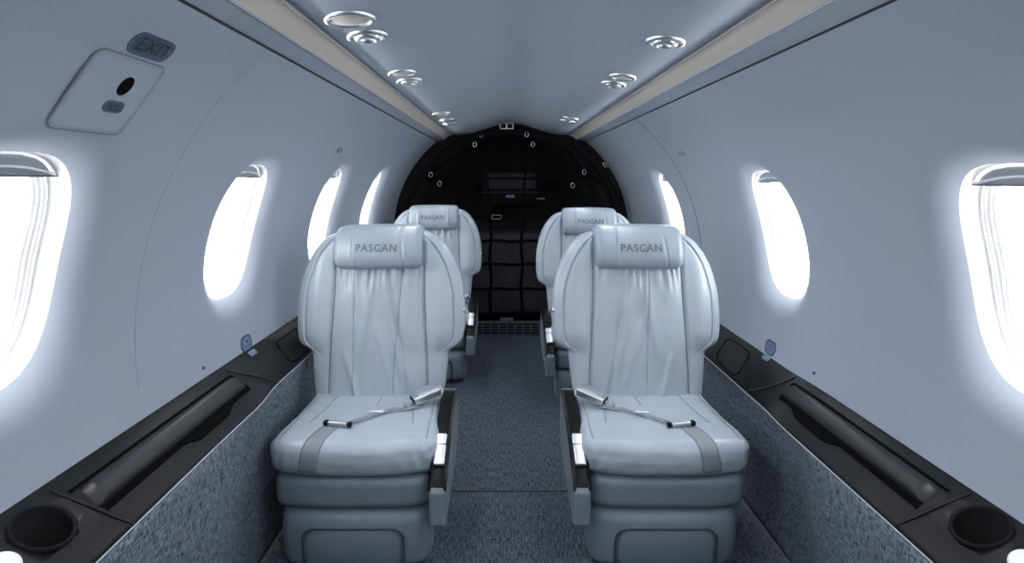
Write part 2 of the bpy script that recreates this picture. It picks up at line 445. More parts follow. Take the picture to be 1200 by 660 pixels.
for side, sn in ((-1, 'left'), (1, 'right')):
    wsd = 'left' if side < 0 else 'right'
    root = thing('side_console', 'long black ledge with cup holder over a cloth covered panel along the %s wall' % wsd, 'console', LP(side, 1.3, .5))
    off = -Vector(root.location)
    def rel(geo): return [tuple(Vector(v)+off) for v in geo[0]], geo[1]
    ny = 130; us = [i/16 for i in range(17)]
    def body(j, i):
        y = lerp(Y0+.025, Y1-.005, i/(ny-1))
        if j == 0: p = LP(side, y, 0); return (p.x+side*.03, y, p.z-.012+.012)
        if j <= 17:
            p = LP(side, y, us[j-1]); return tuple(p)
        e = LP(side, y, 1)
        if j == 18: return (e.x+side*.001, y, e.z-.006)
        if j == 19: return (e.x+side*.022, y, e.z-.030)
        return (LP(side, y, 0).x+side*.03, y, e.z-.10)
    V, F = grid(21, ny, body, True)
    V, F = list(V), list(F)
    F.append(tuple(k*ny for k in range(21))); F.append(tuple(k*ny+ny-1 for k in range(20, -1, -1)))
    bd = obj('ledge_body', rel((V, F)), M['ledge'], root); fixn(bd)
    cupu = .40 if side < 0 else .37; cupy = .745+SH[side]*1.05
    fr = ledge_frame(side, cupy, cupu)
    down = lambda h: Vector((-side*.10*h, 0, 0))-(fr.to_3x3() @ Vector((0, 0, h)))*.0
    def cuplathe(prof):
        # below the rim the cup drops straight down instead of along the sloping ledge's normal
        V, F = lathe([(r, min(h, 9)) for r, h in prof], 48, fr); n3 = fr.to_3x3() @ Vector((0, 0, 1)); out = []
        for q, v in enumerate(V):
            h = prof[q//48][1]; v = Vector(v)
            if h < 0: v = v-n3*h+Vector((side*.12*h, 0, h))
            out.append(tuple(v))
        return out, F
    cg = rel(cuplathe([(.0375, -.078), (.0375, -.0005), (.0375, .03)]))
    cg = (cg[0], cg[1]+[tuple(range(48)), tuple(range(143, 95, -1))])
    cutter = obj('cut', cg, None, smooth=False)
    cutter.data.update(); fixn(cutter)
    md = bd.modifiers.new('b', 'BOOLEAN'); md.object = cutter; md.operation = 'DIFFERENCE'; md.solver = 'EXACT'
    cutter.parent = root
    bpy.context.view_layer.update()
    dg = bpy.context.evaluated_depsgraph_get()
    me = bpy.data.meshes.new_from_object(bd.evaluated_get(dg)); bd.modifiers.clear(); bd.data = me
    bpy.data.objects.remove(cutter)
    cup = obj('cup_holder', rel(cuplathe([(.0425, -.0015), (.0415, .0025), (.0385, .003), (.0368, .000), (.0362, -.012), (.0345, -.066), (.02, -.068), (.0001, -.068)])), M['matte'], root)
    # padded lid over the folding table
    y0, y1 = .822+SH[side]*1.2, 1.325+SH[side]*1.39
    ua, ub = (.285, .63) if side < 0 else (.275, .60)
    def lid(i, j):
        v = i/40; y = lerp(y0, y1, v)+.0
        e = min(1, math.sin(PI*min(v, 1-v)*1.0)/.10) if min(v, 1-v) < .04 else 1
        e = min(1, min(v, 1-v)/.018); e = math.sqrt(max(0, 1-(1-e)**2))
        q = j/14; prof = (1-abs(2*q-1)**4)**.5
        wd = 1-.10*(1-e)
        u = lerp(ua, ub, .5+(q-.5)*wd)
        slant = (.018 if side else 0)*(.5-q)*(1-2*v)
        return tuple(LP(side, y+slant*.6, u, -.004+(.004+.011)*prof*e*(1+.25*math.sin(PI*q))))
    obj('table_lid', rel(grid(41, 15, lid)), M['lid'], root)
    # dark gap round the lid and the finger scoop on its inner side
    gp = []
    for i in range(41): gp.append(LP(side, lerp(y0-.004, y1+.006, i/40), ua-.03, .001))
    for i in range(1, 8): gp.append(LP(side, y1+.006, lerp(ua-.03, ub+.06, i/8), .001))
    for i in range(41):
        v = 1-i/40; y = lerp(y0, y1+.006, v); sc = sm(.42, .52, v)*(1-sm(.72, .84, v))
        gp.append(LP(side, y, ub+.06+.10*sc, .0008))
    obj('lid_gap', rel(tube(gp, .0034, 6, flat=.5, up=None)), M['hole'], root)
    def scoop(i, j):
        v = i/30; y = lerp(y0, y1, v); sc = sm(.42, .52, v)*(1-sm(.72, .84, v))
        return tuple(LP(side, y, lerp(ub-.03, ub+.06+.10*sc, j/4), .0012))
    obj('finger_slot', rel(grid(31, 5, scoop)), M['hole'], root)
    # moulded step where the next ledge section begins
    st = [LP(side, y1+.028+.15*(i/16)**1.6, lerp(.12, .97, i/16), .0008) for i in range(17)]
    obj('section_step', rel(tube(st, .0045, 8, flat=.7)), M['lid'], root)
    o2 = [LP(side, lerp(1.62, 1.80, a), b_, .002) for a, b_ in ((0, .35), (0, .8), (.15, .9), (.85, .9), (1, .8), (1, .35), (.9, .25), (.1, .25))]
    obj('rear_hatch_outline', rel(tube([p+Vector((0, SH[side], 0)) for p in o2], .0016, 6, closed=True)), M['hole'], root)
    # ridge rising around the cup holder
    rg = [LP(side, cupy+.062+.03*(i/14)**2, lerp(.10, 1.0, i/14), .001) for i in range(15)]
    obj('cup_surround_ridge', rel(tube(rg, [.0015+.003*math.sin(PI*i/14) for i in range(15)], 8, flat=.5)), M['ledge'], root)
    # white round reading light switch
    fr2 = ledge_frame(side, .672+SH[side]*.95, .46 if side < 0 else .40)
    tag_o = obj('switch_disc', lathe([(.0001, .006), (.015, .006), (.019, .0045), (.021, .001), (.021, -.004)], 40, fr2), M['white'])
    tag(tag_o, 'round white disc in the %s black ledge, closest to the bottom corner' % wsd, 'switch')
    # placards
    yp = (1.50 if side < 0 else 1.618)
    def wmap(side, yc, sc, d=.0, tilt=0):
        ct, st_ = math.cos(tilt), math.sin(tilt)
        # u grows to the reader's right as seen from inside the cabin
        def f(u, v, n=0):
            uu = u*ct-v*st_; vv = u*st_+v*ct
            return WP(side, yc+(-side)*uu, sc+vv, -(n+d))
        return f
    sp = R*math.asin((-.481 if side < 0 else -.531)/R+.37/R) + (.018)
    pl = obj('placard', slab(rrect(.062, .046, .020), wmap(side, yp, sp), .0012, 3), M['placard2'])
    tag(pl, 'blue rounded placard on the %s wall just above the black ledge' % wsd, 'sign')
    mp = wmap(side, yp, sp, .0018)
    for q, tx in enumerate(('SEAT', 'BACK')):
        pass
    obj('placard_drawing', merge(tube([mp(-.006, .006), mp(.004, .008), mp(.008, -.002)], .0007, 5), tube([mp(-.012, -.008), mp(.012, -.008)], .0006, 5)), M['ink'], pl)
    fr3 = lambda u, v, n=0, side=side, yp=yp: LP(side, yp+(-side)*u, .13-v/.14, n)
    pl2 = obj('placard', slab(rrect(.036, .016, .004), fr3, .0015, 2), M['placard2'])
    tag(pl2, 'small pale framed blue placard on the top of the %s black ledge' % wsd, 'sign')
    obj('frame', tube([fr3(u, v, .002) for u, v in rrect(.036, .016, .004, 3)], .0008, 5, closed=True), M['piping'], pl2)
    dt = obj('wall_plug', slab(rrect(.010, .008, .0035), wmap(side, (1.281 if side < 0 else 1.384), sp+.006), .0015, 2), M['placard'])
    tag(dt, 'tiny dark blue plug low on the %s wall near the ledge' % wsd, 'plug')
    # garment hook
    hy, hs = (1.94, .503) if side < 0 else (2.09, .497)
    hk = thing('coat_hook', 'small folded hook plate high on the %s wall above a window gap' % wsd, 'hook', WP(side, hy, hs))
    o_ = -Vector(hk.location)
    mph = wmap(side, hy, hs)
    g = slab(rrect(.046, .022, .006), mph, .002, 2); obj('plate', ([tuple(Vector(v)+o_) for v in g[0]], g[1]), M['wall'], hk)
    g = tube([mph(u, v, .003) for u, v in rrect(.040, .016, .005, 3)], .0010, 5, closed=True); obj('hook', ([tuple(Vector(v)+o_) for v in g[0]], g[1]), M['thinseam'], hk)
    # cloth covered lower panel
    def fab(i, j):
        y = lerp(Y0+.025, Y1-.004, i/119); v = j/20
        e = LP(side, y, 1); foot = lerp(-.640, .755, (side+1)/2)
        t_ = sm(1.08, 1.30, y); foot += side*.030*t_
        x = lerp(e.x, foot, v**lerp(1.3, .5, t_))-side*.012*(1-t_)*math.sin(PI*min(1, v*1.15))*(1-.5*v)
        return (x, y, lerp(e.z-.004, 0.002, v))
    fp = obj('cloth_panel', rel(grid(120, 21, fab)), M['fabric'], root)
    so = fp.modifiers.new('s', 'SOLIDIFY'); so.thickness = .01; so.offset = 1 if side < 0 else -1
    obj('piping', rel(tube([LP(side, lerp(Y0+.03, Y1-.01, i/119), 1.0, .0)+Vector((0, 0, -.004)) for i in range(120)], .0016, 6)), M['piping'], fp)

# ------------------------------------------------------------------ escape hatch panel and signs on the left wall
def wm(yc, sc, d=0.0):
    return lambda u, v, n=0: WP(-1, yc+u, sc+v, -(n+d))
HATCH_Y, HATCH_S = .794, .529
EXIT_Y, EXIT_S = .805, .6185
ht = thing('hatch_cover', 'squarish wall panel with a black finger hole under the word EXIT', 'panel', WP(-1, HATCH_Y, HATCH_S))
oh = -Vector(ht.location)
def R_(g): return [tuple(Vector(v)+oh) for v in g[0]], g[1]
HW, HH = .140, .128
obj('cover', R_(slab(rrect(HW, HH, .014), wm(HATCH_Y, HATCH_S), .0022, 8)), M['wall'], ht)
obj('gap', R_(tube([wm(HATCH_Y, HATCH_S)(u, v, .0004) for u, v in rrect(HW+.002, HH+.002, .015, 8)], .0016, 6, closed=True)), M['thinseam'], ht)
HOLE = (.017, .019)
obj('finger_hole', R_(slab([(HOLE[0]+.0125*math.cos(a*PI/16), HOLE[1]+.0165*math.sin(a*PI/16)) for a in range(32)], wm(HATCH_Y, HATCH_S), .0030, 3)), M['hole'], ht)
PU = (.021, -.0175)
pp = obj('pull_placard', R_(slab([(PU[0]+u, PU[1]+v) for u, v in rrect(.040, .020, .009)], wm(HATCH_Y, HATCH_S), .0034, 2)), M['placard'], ht)
obj('lettering', R_(text_geo('PULL', .0155, lambda u, v: wm(HATCH_Y, HATCH_S)(PU[0]+u, PU[1]+v, .0052))), M['ink'], pp)
ex = thing('exit_sign', 'blue rounded sign reading EXIT high on the left wall', 'sign', WP(-1, EXIT_Y, EXIT_S))
oh = -Vector(ex.location)
obj('sign_plate', R_(slab(rrect(.088, .038, .017), wm(EXIT_Y, EXIT_S), .0015, 4)), M['placard'], ex)
obj('lettering', R_(text_geo('EXIT', .0325, lambda u, v: wm(EXIT_Y, EXIT_S)(u, v+.0005, .0038), spacing=1.04)), M['ink'], ex)

# ------------------------------------------------------------------ ceiling lights
def ceil_frame(x, y):
    e = .01
    t = Vector((2*e, 0, ceil_z(x+e)-ceil_z(x-e))).normalized(); yv = Vector((0, 1, 0))
    n = t.cross(yv).normalized()
    if n.z > 0: n = -n
    xx = yv.cross(n).normalized()
    m_ = Matrix((xx, yv, n)).transposed().to_4x4(); m_.translation = Vector((x, y, ceil_z(x)))
    return m_
LIGHTS = []
def downlight(x, y, r, kind, label):
    t = thing('ceiling_light', label, 'light', (x, y, ceil_z(x)), 'round lights in the cabin ceiling')
    f = ceil_frame(x, y); f.translation = Vector((0, 0, 0))
    if kind == 'lens':
        obj('trim_ring', lathe([(r, -.001), (r*.99, .004), (r*.90, .006), (r*.80, .005), (r*.76, .001)], 40, f), M['metal'], t)
        obj('lens', lathe([(r*.78, .001), (r*.6, .0045), (r*.3, .006), (.0001, .0065)], 40, f), M['lens'], t)
    else:
        obj('trim_ring', lathe([(r, -.001), (r*.98, .0045), (r*.86, .0065), (r*.72, .005), (r*.66, -.002)], 40, f), M['metal'], t)
        obj('swivel_collar', lathe([(r*.67, .000), (r*.62, .007), (r*.50, .011), (r*.40, .011), (r*.36, .003)], 40, f), M['chrome'], t)
        obj('lamp_eye', lathe([(r*.37, .004), (r*.25, .002), (.0001, .001)], 32, f), M['hole'], t)
LIGHT_POS = [
    (-.278, 1.022, .046, 'lens', 'large round ceiling light with pale lens, nearest on the left'),
    (-.276, 1.139, .041, 'spot', 'chrome swivel spot just behind the large pale lens light on the left'),
    (-.278, 1.527, .039, 'lens', 'round lens light of the second pair on the left ceiling'),
    (-.279, 1.645, .038, 'spot', 'chrome swivel spot of the second pair on the left ceiling'),
    (-.278, 2.457, .040, 'lens', 'farthest group of left ceiling lights, its first lens light'),
    (-.281, 2.720, .038, 'spot', 'farthest group of left ceiling lights, its middle swivel spot'),
    (-.286, 2.900, .038, 'spot', 'farthest group of left ceiling lights, the swivel spot closest to the black arch'),
    (.340, 1.192, .041, 'spot', 'single large chrome swivel spot nearest on the right ceiling'),
    (.336, 1.595, .038, 'lens', 'round lens light of the second pair on the right ceiling'),
    (.334, 1.714, .038, 'spot', 'chrome swivel spot of the second pair on the right ceiling'),
    (.320, 2.70, .040, 'lens', 'lens light of the far right ceiling pair near the black arch'),
    (.320, 2.83, .040, 'spot', 'swivel spot of the far right ceiling pair near the black arch'),
]
for a in LIGHT_POS: downlight(*a)

# sign on top of the arch
sg = thing('double_sign', 'small black sign with two white framed squares at the top of the arch', 'sign', (CX-.030, Y1-.018, EYE+.337))
obj('back_plate', rbox(.094, .012, .046, .003, (1, 1, 1)), M['black'], sg)
for dx in (-.022, .022):
    obj('square_frame', tube([(dx+u, -.008, v) for u, v in rrect(.040, .034, .003, 2)], .0034, 6, closed=True), M['white'], sg)

# ------------------------------------------------------------------ cargo net and baggage space fittings
net = thing('cargo_net', 'black webbing net with metal hooks stretched across the aft arch', 'net', (CX, Y1+.075, 0))
def NV(x, z, dy=0): return (x, dy+.012*math.sin(7*x)*math.cos(5*z), z)
def npx(px, py):   # helper measures of the net given as sizes across the arch
    Z = 3.695*.9936
    return ((px-591)*3.80/640-CX, EYE-(py-209)*3.80/644)
xs = [npx(x, 300)[0] for x in (500, 537, 575, 611, 648, 685)]
zs = [npx(591, y)[1] for y in (253, 281, 308, 337, 367)]
for x in xs:
    top = zs[0]+.0
    obj('strap', tube([NV(x+.006*math.sin(k*1.3+x*9), lerp(top, .06, k/12)) for k in range(13)], .0105, 6, flat=.18, up=(0, 1, 0)), M['strap'], net)
for z in zs+[.06]:
    w = min(.66, math.sqrt(max(.01, .69**2-(z-CZ)**2)))
    obj('strap', tube([NV(lerp(-w, w, k/20), z+.004*math.sin(k*1.7), -.003) for k in range(21)], .0105, 6, flat=.18, up=(0, 1, 0)), M['strap'], net)
P = lambda px, py: NV(*npx(px, py), -.006)
for pl_ in ([(508, 203), (560, 168), (566, 160)], [(680, 203), (625, 168), (618, 160)], [(508, 203), (520, 218), (537, 253)], [(680, 203), (668, 217), (648, 253)],
            [(490, 209), (700, 209)], [(575, 253), (568, 165)], [(611, 253), (618, 165)], [(508, 203), (487, 215)], [(680, 203), (702, 215)], [(508, 203), (540, 150+8)], [(680, 203), (648, 158)]):
    obj('strap', tube([P(*q) for q in pl_], .009, 6, flat=.25, up=(0, 1, 0)), M['strap'], net)
for q in ((508, 205), (518, 215), (558, 171), (565, 160), (681, 202), (668, 217), (623, 171), (616, 160)):
    x, z = npx(*q)
    obj('hook', tube([(x+.012*math.cos(a*PI/5), -.018, z+.017*math.sin(a*PI/5)) for a in range(10)], .0028, 6, closed=True), M['metal'], net)
    
for q in ((582, 253), (610, 246)):
    x, z = npx(*q)
    obj('buckle', tube([(x+u, -.016, z+v) for u, v in rrect(.06 if q[0] == 582 else .03, .026, .006, 2)], .0022, 6, closed=True), M['metal'] if q[0] == 582 else M['black'], net)
# dark fittings seen through the net
cab = thing('baggage_cabinet', 'dark stowage box behind the net under the arch', 'cabinet', (CX, Y1+.62, .98))
obj('cabinet_body', rbox(.44, .20, .26, .012, (2, 2, 2)), M['matte'], cab)
obj('cabinet_door', rbox(.38, .012, .12, .006, (2, 1, 2), loc=(0, -.106, .05)), M['bag'], cab)
obj('shelf_edge', rbox(.44, .02, .012, .004, (2, 1, 1), loc=(0, -.112, -.035)), M['bag'], cab)
for (x, z, w, h, lb) in ((.0, -.065, .066, .022, 'white label with two lines on the dark stowage box behind the net'), (.23, -.082, .06, .012, 'faint blue label at the right end of the dark stowage area')):
    l_ = obj('label_plate', rbox(w, .004, h, .001, (1, 1, 1), loc=(x, -.112, z)), M['placard2'], cab)
# baggage packs: quilted dark liner blocks under the net
bp_ = obj('baggage_cover', rbox(1.12, .5, .60, .06, (20, 6, 12), f=lambda p: (p.x, p.y+.012*noise.noise(p*7), p.z+.02*noise.noise(p*4)), loc=(CX, Y1+.45, .36)), M['bag'])
tag(bp_, 'dark quilted cover filling the lower baggage space behind the net', 'cover')
# floor grille at the foot of the arch
gr = thing('floor_grille', 'slotted dark air grille on the step at the end of the aisle', 'vent', (CX, Y1-.03, 0))
obj('grille_plate', rbox(.66, .014, .095, .004, (4, 1, 2), loc=(0, 0, .048)), mat('grille_grey', (.07, .08, .095), .5), gr)
for r_ in range(4):
    for k in range(11):
        obj('slot', rbox(.040, .004, .008, .0018, (1, 1, 1), loc=(-.27+k*.054, -.0075, .018+r_*.019), k=2), M['hole'], gr)
obj('label_plate', rbox(.09, .003, .02, .001, (1, 1, 1), loc=(-.03, .004, .107)), M['tag'], gr)
# hanging strap on the right of the arch
def HP(s, out=.03): return WP(1, Y1-.11, s, -out)
hs_ = thing('hanging_strap', 'black padded strap with a metal clip hanging at the right of the arch', 'strap', HP(.36))
oh = -Vector(hs_.location)
obj('webbing', R_(tube([HP(lerp(.12, .49, i/14), .03+.014*math.sin(PI*i/14)) for i in range(15)], [.010+.008*math.sin(PI*i/14) for i in range(15)], 8)), M['black'], hs_)
obj('clip', R_(tube([HP(.505+.022*math.sin(a*PI/5), .03+.008*math.cos(a*PI/5)) for a in range(10)], .004, 6, closed=True)), M['metal'], hs_)

# ------------------------------------------------------------------ seats
OUT = [(.28, .205), (.36, .207), (.41, .213), (.46, .217), (.490, .220), (.502, .226), (.508, .243), (.515, .256), (.532, .267), (.565, .272), (.62, .273), (.68, .269),
       (.735, .257), (.775, .243), (.81, .224), (.838, .203), (.857, .182), (.870, .160), (.876, .140), (.878, .12)]
def hw(z):
    # smoothed outline half width
    return (interp(OUT, z-.008)+interp(OUT, z)*2+interp(OUT, z+.008))/4
def backy(z): return .375+(z-.36)*.20
def gsn(x, w): return math.exp(-(x/w)**2)
def seam_in(z): return lerp(.158, .143, sm(.36, .78, z))
def back_front(x, z, depth=True):
    w = hw(z); q = min(1, abs(x)/w)
    d = .055*(1-q**2)**.30 if q < 1 else 0
    ax_ = abs(x)
    d += .014*gsn(ax_-.205, .035)*sm(.5, .56, z)*(1-q**6)
    d -= .010*(1-sm(seam_in(z)-.012, seam_in(z)+.012, ax_))
    d -= .0040*gsn(ax_-(w-.034), .0035)*sm(.48, .53, z)
    d += .0022*gsn(ax_-(w-.026), .005)*sm(.48, .53, z)
    d -= .0045*gsn(ax_-seam_in(z), .0035)
    d += .0018*noise.noise(Vector((x*9, 3, z*7)))
    top = max(0, min(1, (.878-z)/.035)); d *= math.sqrt(max(0, 1-(1-top)**2))
    return backy(z)-d
def lower_bulge(z): return 0
def make_back(mir):
    NF, NR = 150, 100
    zsx = []
    for i in range(NR): 
        t = i/(NR-1); zsx.append(lerp(.29, .878, t if t < .8 else .8+(t-.8)*(2-(t-.8)/.2)*.5*1.0 if False else t))
    zsx += [.8779]
    def pt(i, j):
        z = zsx[j]; w = hw(z); top = max(0, min(1, (.878-z)/.035)); tt = math.sqrt(max(0, 1-(1-top)**2))
        if i < NF:
            a = lerp(-PI/2, PI/2, i/(NF-1)); x = w*(.35*math.sin(a)+.65*(a/(PI/2)))
            return (x, back_front(x, z), z)
        a = lerp(PI/2, -PI/2, (i-NF+1)/41); x = w*math.sin(a)
        return (x, backy(z)+.085*tt*(max(0, math.cos(a)))**.4, z)
    V, F = grid(NF+40, len(zsx), pt, True)
    n = len(zsx)
    F.append(tuple(i*n for i in range(NF+40))); F.append(tuple(i*n+n-1 for i in range(NF+39, -1, -1)))
    return V, F
def panel_front(x, z, mir, var):
    """front of the gathered centre panel"""
    w = seam_in(z)-.004; q = min(1, abs(x)/w)
    y = back_front(x, z)
    puff = .016*(1-q**4)**.5 * math.sqrt(max(0, 1-(1-min(1, (.800-z)/.02))**2)) if z < .80 else 0
    puff *= sm(.29, .36, z)+.3
    d = puff
    # gathers below the headrest, fading downwards
    g = sm(.665, .775, z)
    fan = x*(1+.55*(.78-z)/.2)
    xw = x/(1+1.1*max(0, .775-z))
    d += (.0052*math.sin(xw*250+2.1*math.sin(xw*47+var)) + .0036*math.sin(xw*141+var*2))*g*(1-q**6)*sm(.0, .2, 1-abs(xw+.0)/.17)
    # long soft drag folds
    for (x0, x1, z0, z1, wd, am) in ((.02, .085, .74, .42, .012, .0055), (-.02, -.05, .72, .50, .014, .003), (.055, .10, .62, .36, .008, -.004), (-.10, -.06, .50, .36, .01, .0035), (.0, .05, .60, .40, .014, .003)):
        xx0, xx1 = mir*x0, mir*x1
        t = (z0-z)/(z0-z1)
        if -.15 < t < 1.15:
            c = lerp(xx0, xx1, t)
            d += 2.3*am*gsn(x-c, wd)*sm(-.15, .15, t)*(1-sm(.85, 1.15, t))
    # vertical stitched seams
    for sx, dx in ((-.076*mir, .0), (.074*mir, -.022*mir)) if var < .5 else ((.030, -.012), (.030, -.012)):
        c = sx+dx*sm(.36, .78, .78-z+.36)
        d -= (.0032 if var < .5 else .0022)*gsn(x-c, .0026)*(1 if (var < .5 or True) else 1)
    d += .0045*noise.noise(Vector((x*14+var*5, 1.3, z*9)))*(1-q**6)+.0030*noise.noise(Vector((x*34+var*5, 4.3, z*12)))*(1-q**6)
    return y-d
def make_panel(mir, var):
    def pt(i, j):
        z = lerp(.30, .80, j/110); w = seam_in(z)-.003
        x = lerp(-w, w, i/110)
        return (x, panel_front(x, z, mir, var)-(.001 if 0 < i < 110 else -.012), z)
    return grid(111, 111, pt)
HZ0, HZ1, HWD = .762, .894, .137
def head_f(x, z):
    """y of the headrest front"""
    c = (HZ0+HZ1)/2; h = (HZ1-HZ0)/2
    q = (z-c)/h; qx = x/HWD
    return backy(.82)-.078 - .016*(1-abs(q)**2.6) - .005*(1-qx**2) + .012*q*q
def make_head(var, wr):
    c = (HZ0+HZ1)/2
    def f(p):
        x, y, z = p; q = z/((HZ1-HZ0)/2); qx = x/HWD
        if y < 0:
            k = min(1, -y/.045)
            y += k*(-.016*(1-abs(q)**2.6)-.005*(1-qx*qx)+.012*q*q)
            y += k*(.0026*gsn(x+.076, .0035)*sm(-.9, -.2, q)-.0018*gsn(x+.071, .003)+.0026*gsn(x-.078+.01*q, .004))
            y += k*wr*(.004*math.sin(x*46+var)*math.exp(-((q-.2)/1.2)**2) - .006*gsn(x+.078, .006) - .005*gsn(x-.085, .007) + .003*noise.noise(Vector((x*22+var, 0, z*16))))
            y += k*.003*noise.noise(Vector((x*12+var*3, 1, z*20)))
        x *= 1+.012*(1-q*q)-.012*(q > .5)*(q-.5)
        z += .004*(1-qx**2)*(1 if z > 0 else -.4)
        y += .018*(z/.066)
        return (x, y, z)
    return rbox(2*HWD, .115, HZ1-HZ0, .021, (110, 4, 36), f, (0, backy(.82)-.078+.055, c), k=5)
def seat_top(x, y):
    """height of the cushion top at local x (aisle +), y (0 front .. .4 rear)"""
    yy = max(0, min(1, y/.36)); q = min(1, abs(x)/.215)
    return .380-.014*yy-.010*math.sin(PI*yy)+.010*(1-q*q)
def make_cushion(mir, var):
    sx, sy, sz = .440, .44, .110
    def f(p):
        x, y, z = p; X, Yl = x, y+sy/2; 
        t = z/(sz/2)
        yy = max(0, min(1, Yl/.36)); q = min(1, abs(x)/.22)
        if z > 0:
            z += (seat_top(x, Yl)-.379-.014*sm(.13, -.01, Yl))*t
            z += .0022*t*noise.noise(Vector((x*12+var, y*10, 0)))
            # panel seams of the top and the edge stitching
            for s_ in (-1, 1):
                c = s_*lerp(.118, .155, sm(.02, .32, .36-Yl))
                if Yl > .10: z -= .0028*gsn(x-c, .003)*t*sm(.10, .14, Yl)
                z -= .0026*gsn(abs(x)-.192, .003)*t*.5
            z -= .0022*gsn(x-.02*mir, .003)*sm(.22, .27, Yl)*t
        # round plan corners at the front, slight barrel front, tucked lower edge
        fr_ = sm(.16, 0, Yl)
        x *= 1-.045*sm(.05, .35, Yl)+.012*gsn(Yl-.07, .08)
        y += .030*(q**3)*fr_*1.0
        y -= .010*(1-q*q)*fr_*(1-abs(t)**2)
        if t < 0: y += .012*fr_*(-t)
        # corner creases
        if Yl < .12:
            y += .0026*math.sin(abs(x)*180+z*60)*gsn(abs(x)-.185, .03)*(1-abs(t))
            y += .003*noise.noise(Vector((x*26+var*4, 2.0, z*30)))*(1-abs(t)**3)
        if z > 0 and Yl > .05: z += t*.0022*noise.noise(Vector((x*16+var*9, y*34, 1.5)))*sm(.05, .12, Yl)
        return (x, y, z)
    return rbox(sx, sy, sz, .032, (70, 60, 8), f, (0, sy/2-.002, .379-sz/2), k=7)

def belt_strip(pts, width, thick, wvec):
    """flat webbing along points; wvec(i) gives the width direction"""
    V, F = [], []
    for i, p in enumerate(pts):
        p = Vector(p); a = Vector(pts[max(0, i-1)]); b_ = Vector(pts[min(len(pts)-1, i+1)]); t = (b_-a).normalized()
        w = Vector(wvec) - t*Vector(wvec).dot(t); w.normalize(); n = t.cross(w).normalized()
        for su, sn_ in ((-1, -1), (1, -1), (1, 1), (-1, 1)):
            V.append(tuple(p+w*su*width/2+n*sn_*thick/2))
    for i in range(len(pts)-1):
        for k in range(4): F.append((i*4+k, i*4+(k+1) % 4, (i+1)*4+(k+1) % 4, (i+1)*4+k))
    F.append((0, 1, 2, 3)); m_ = (len(pts)-1)*4; F.append((m_+3, m_+2, m_+1, m_))
    return V, F

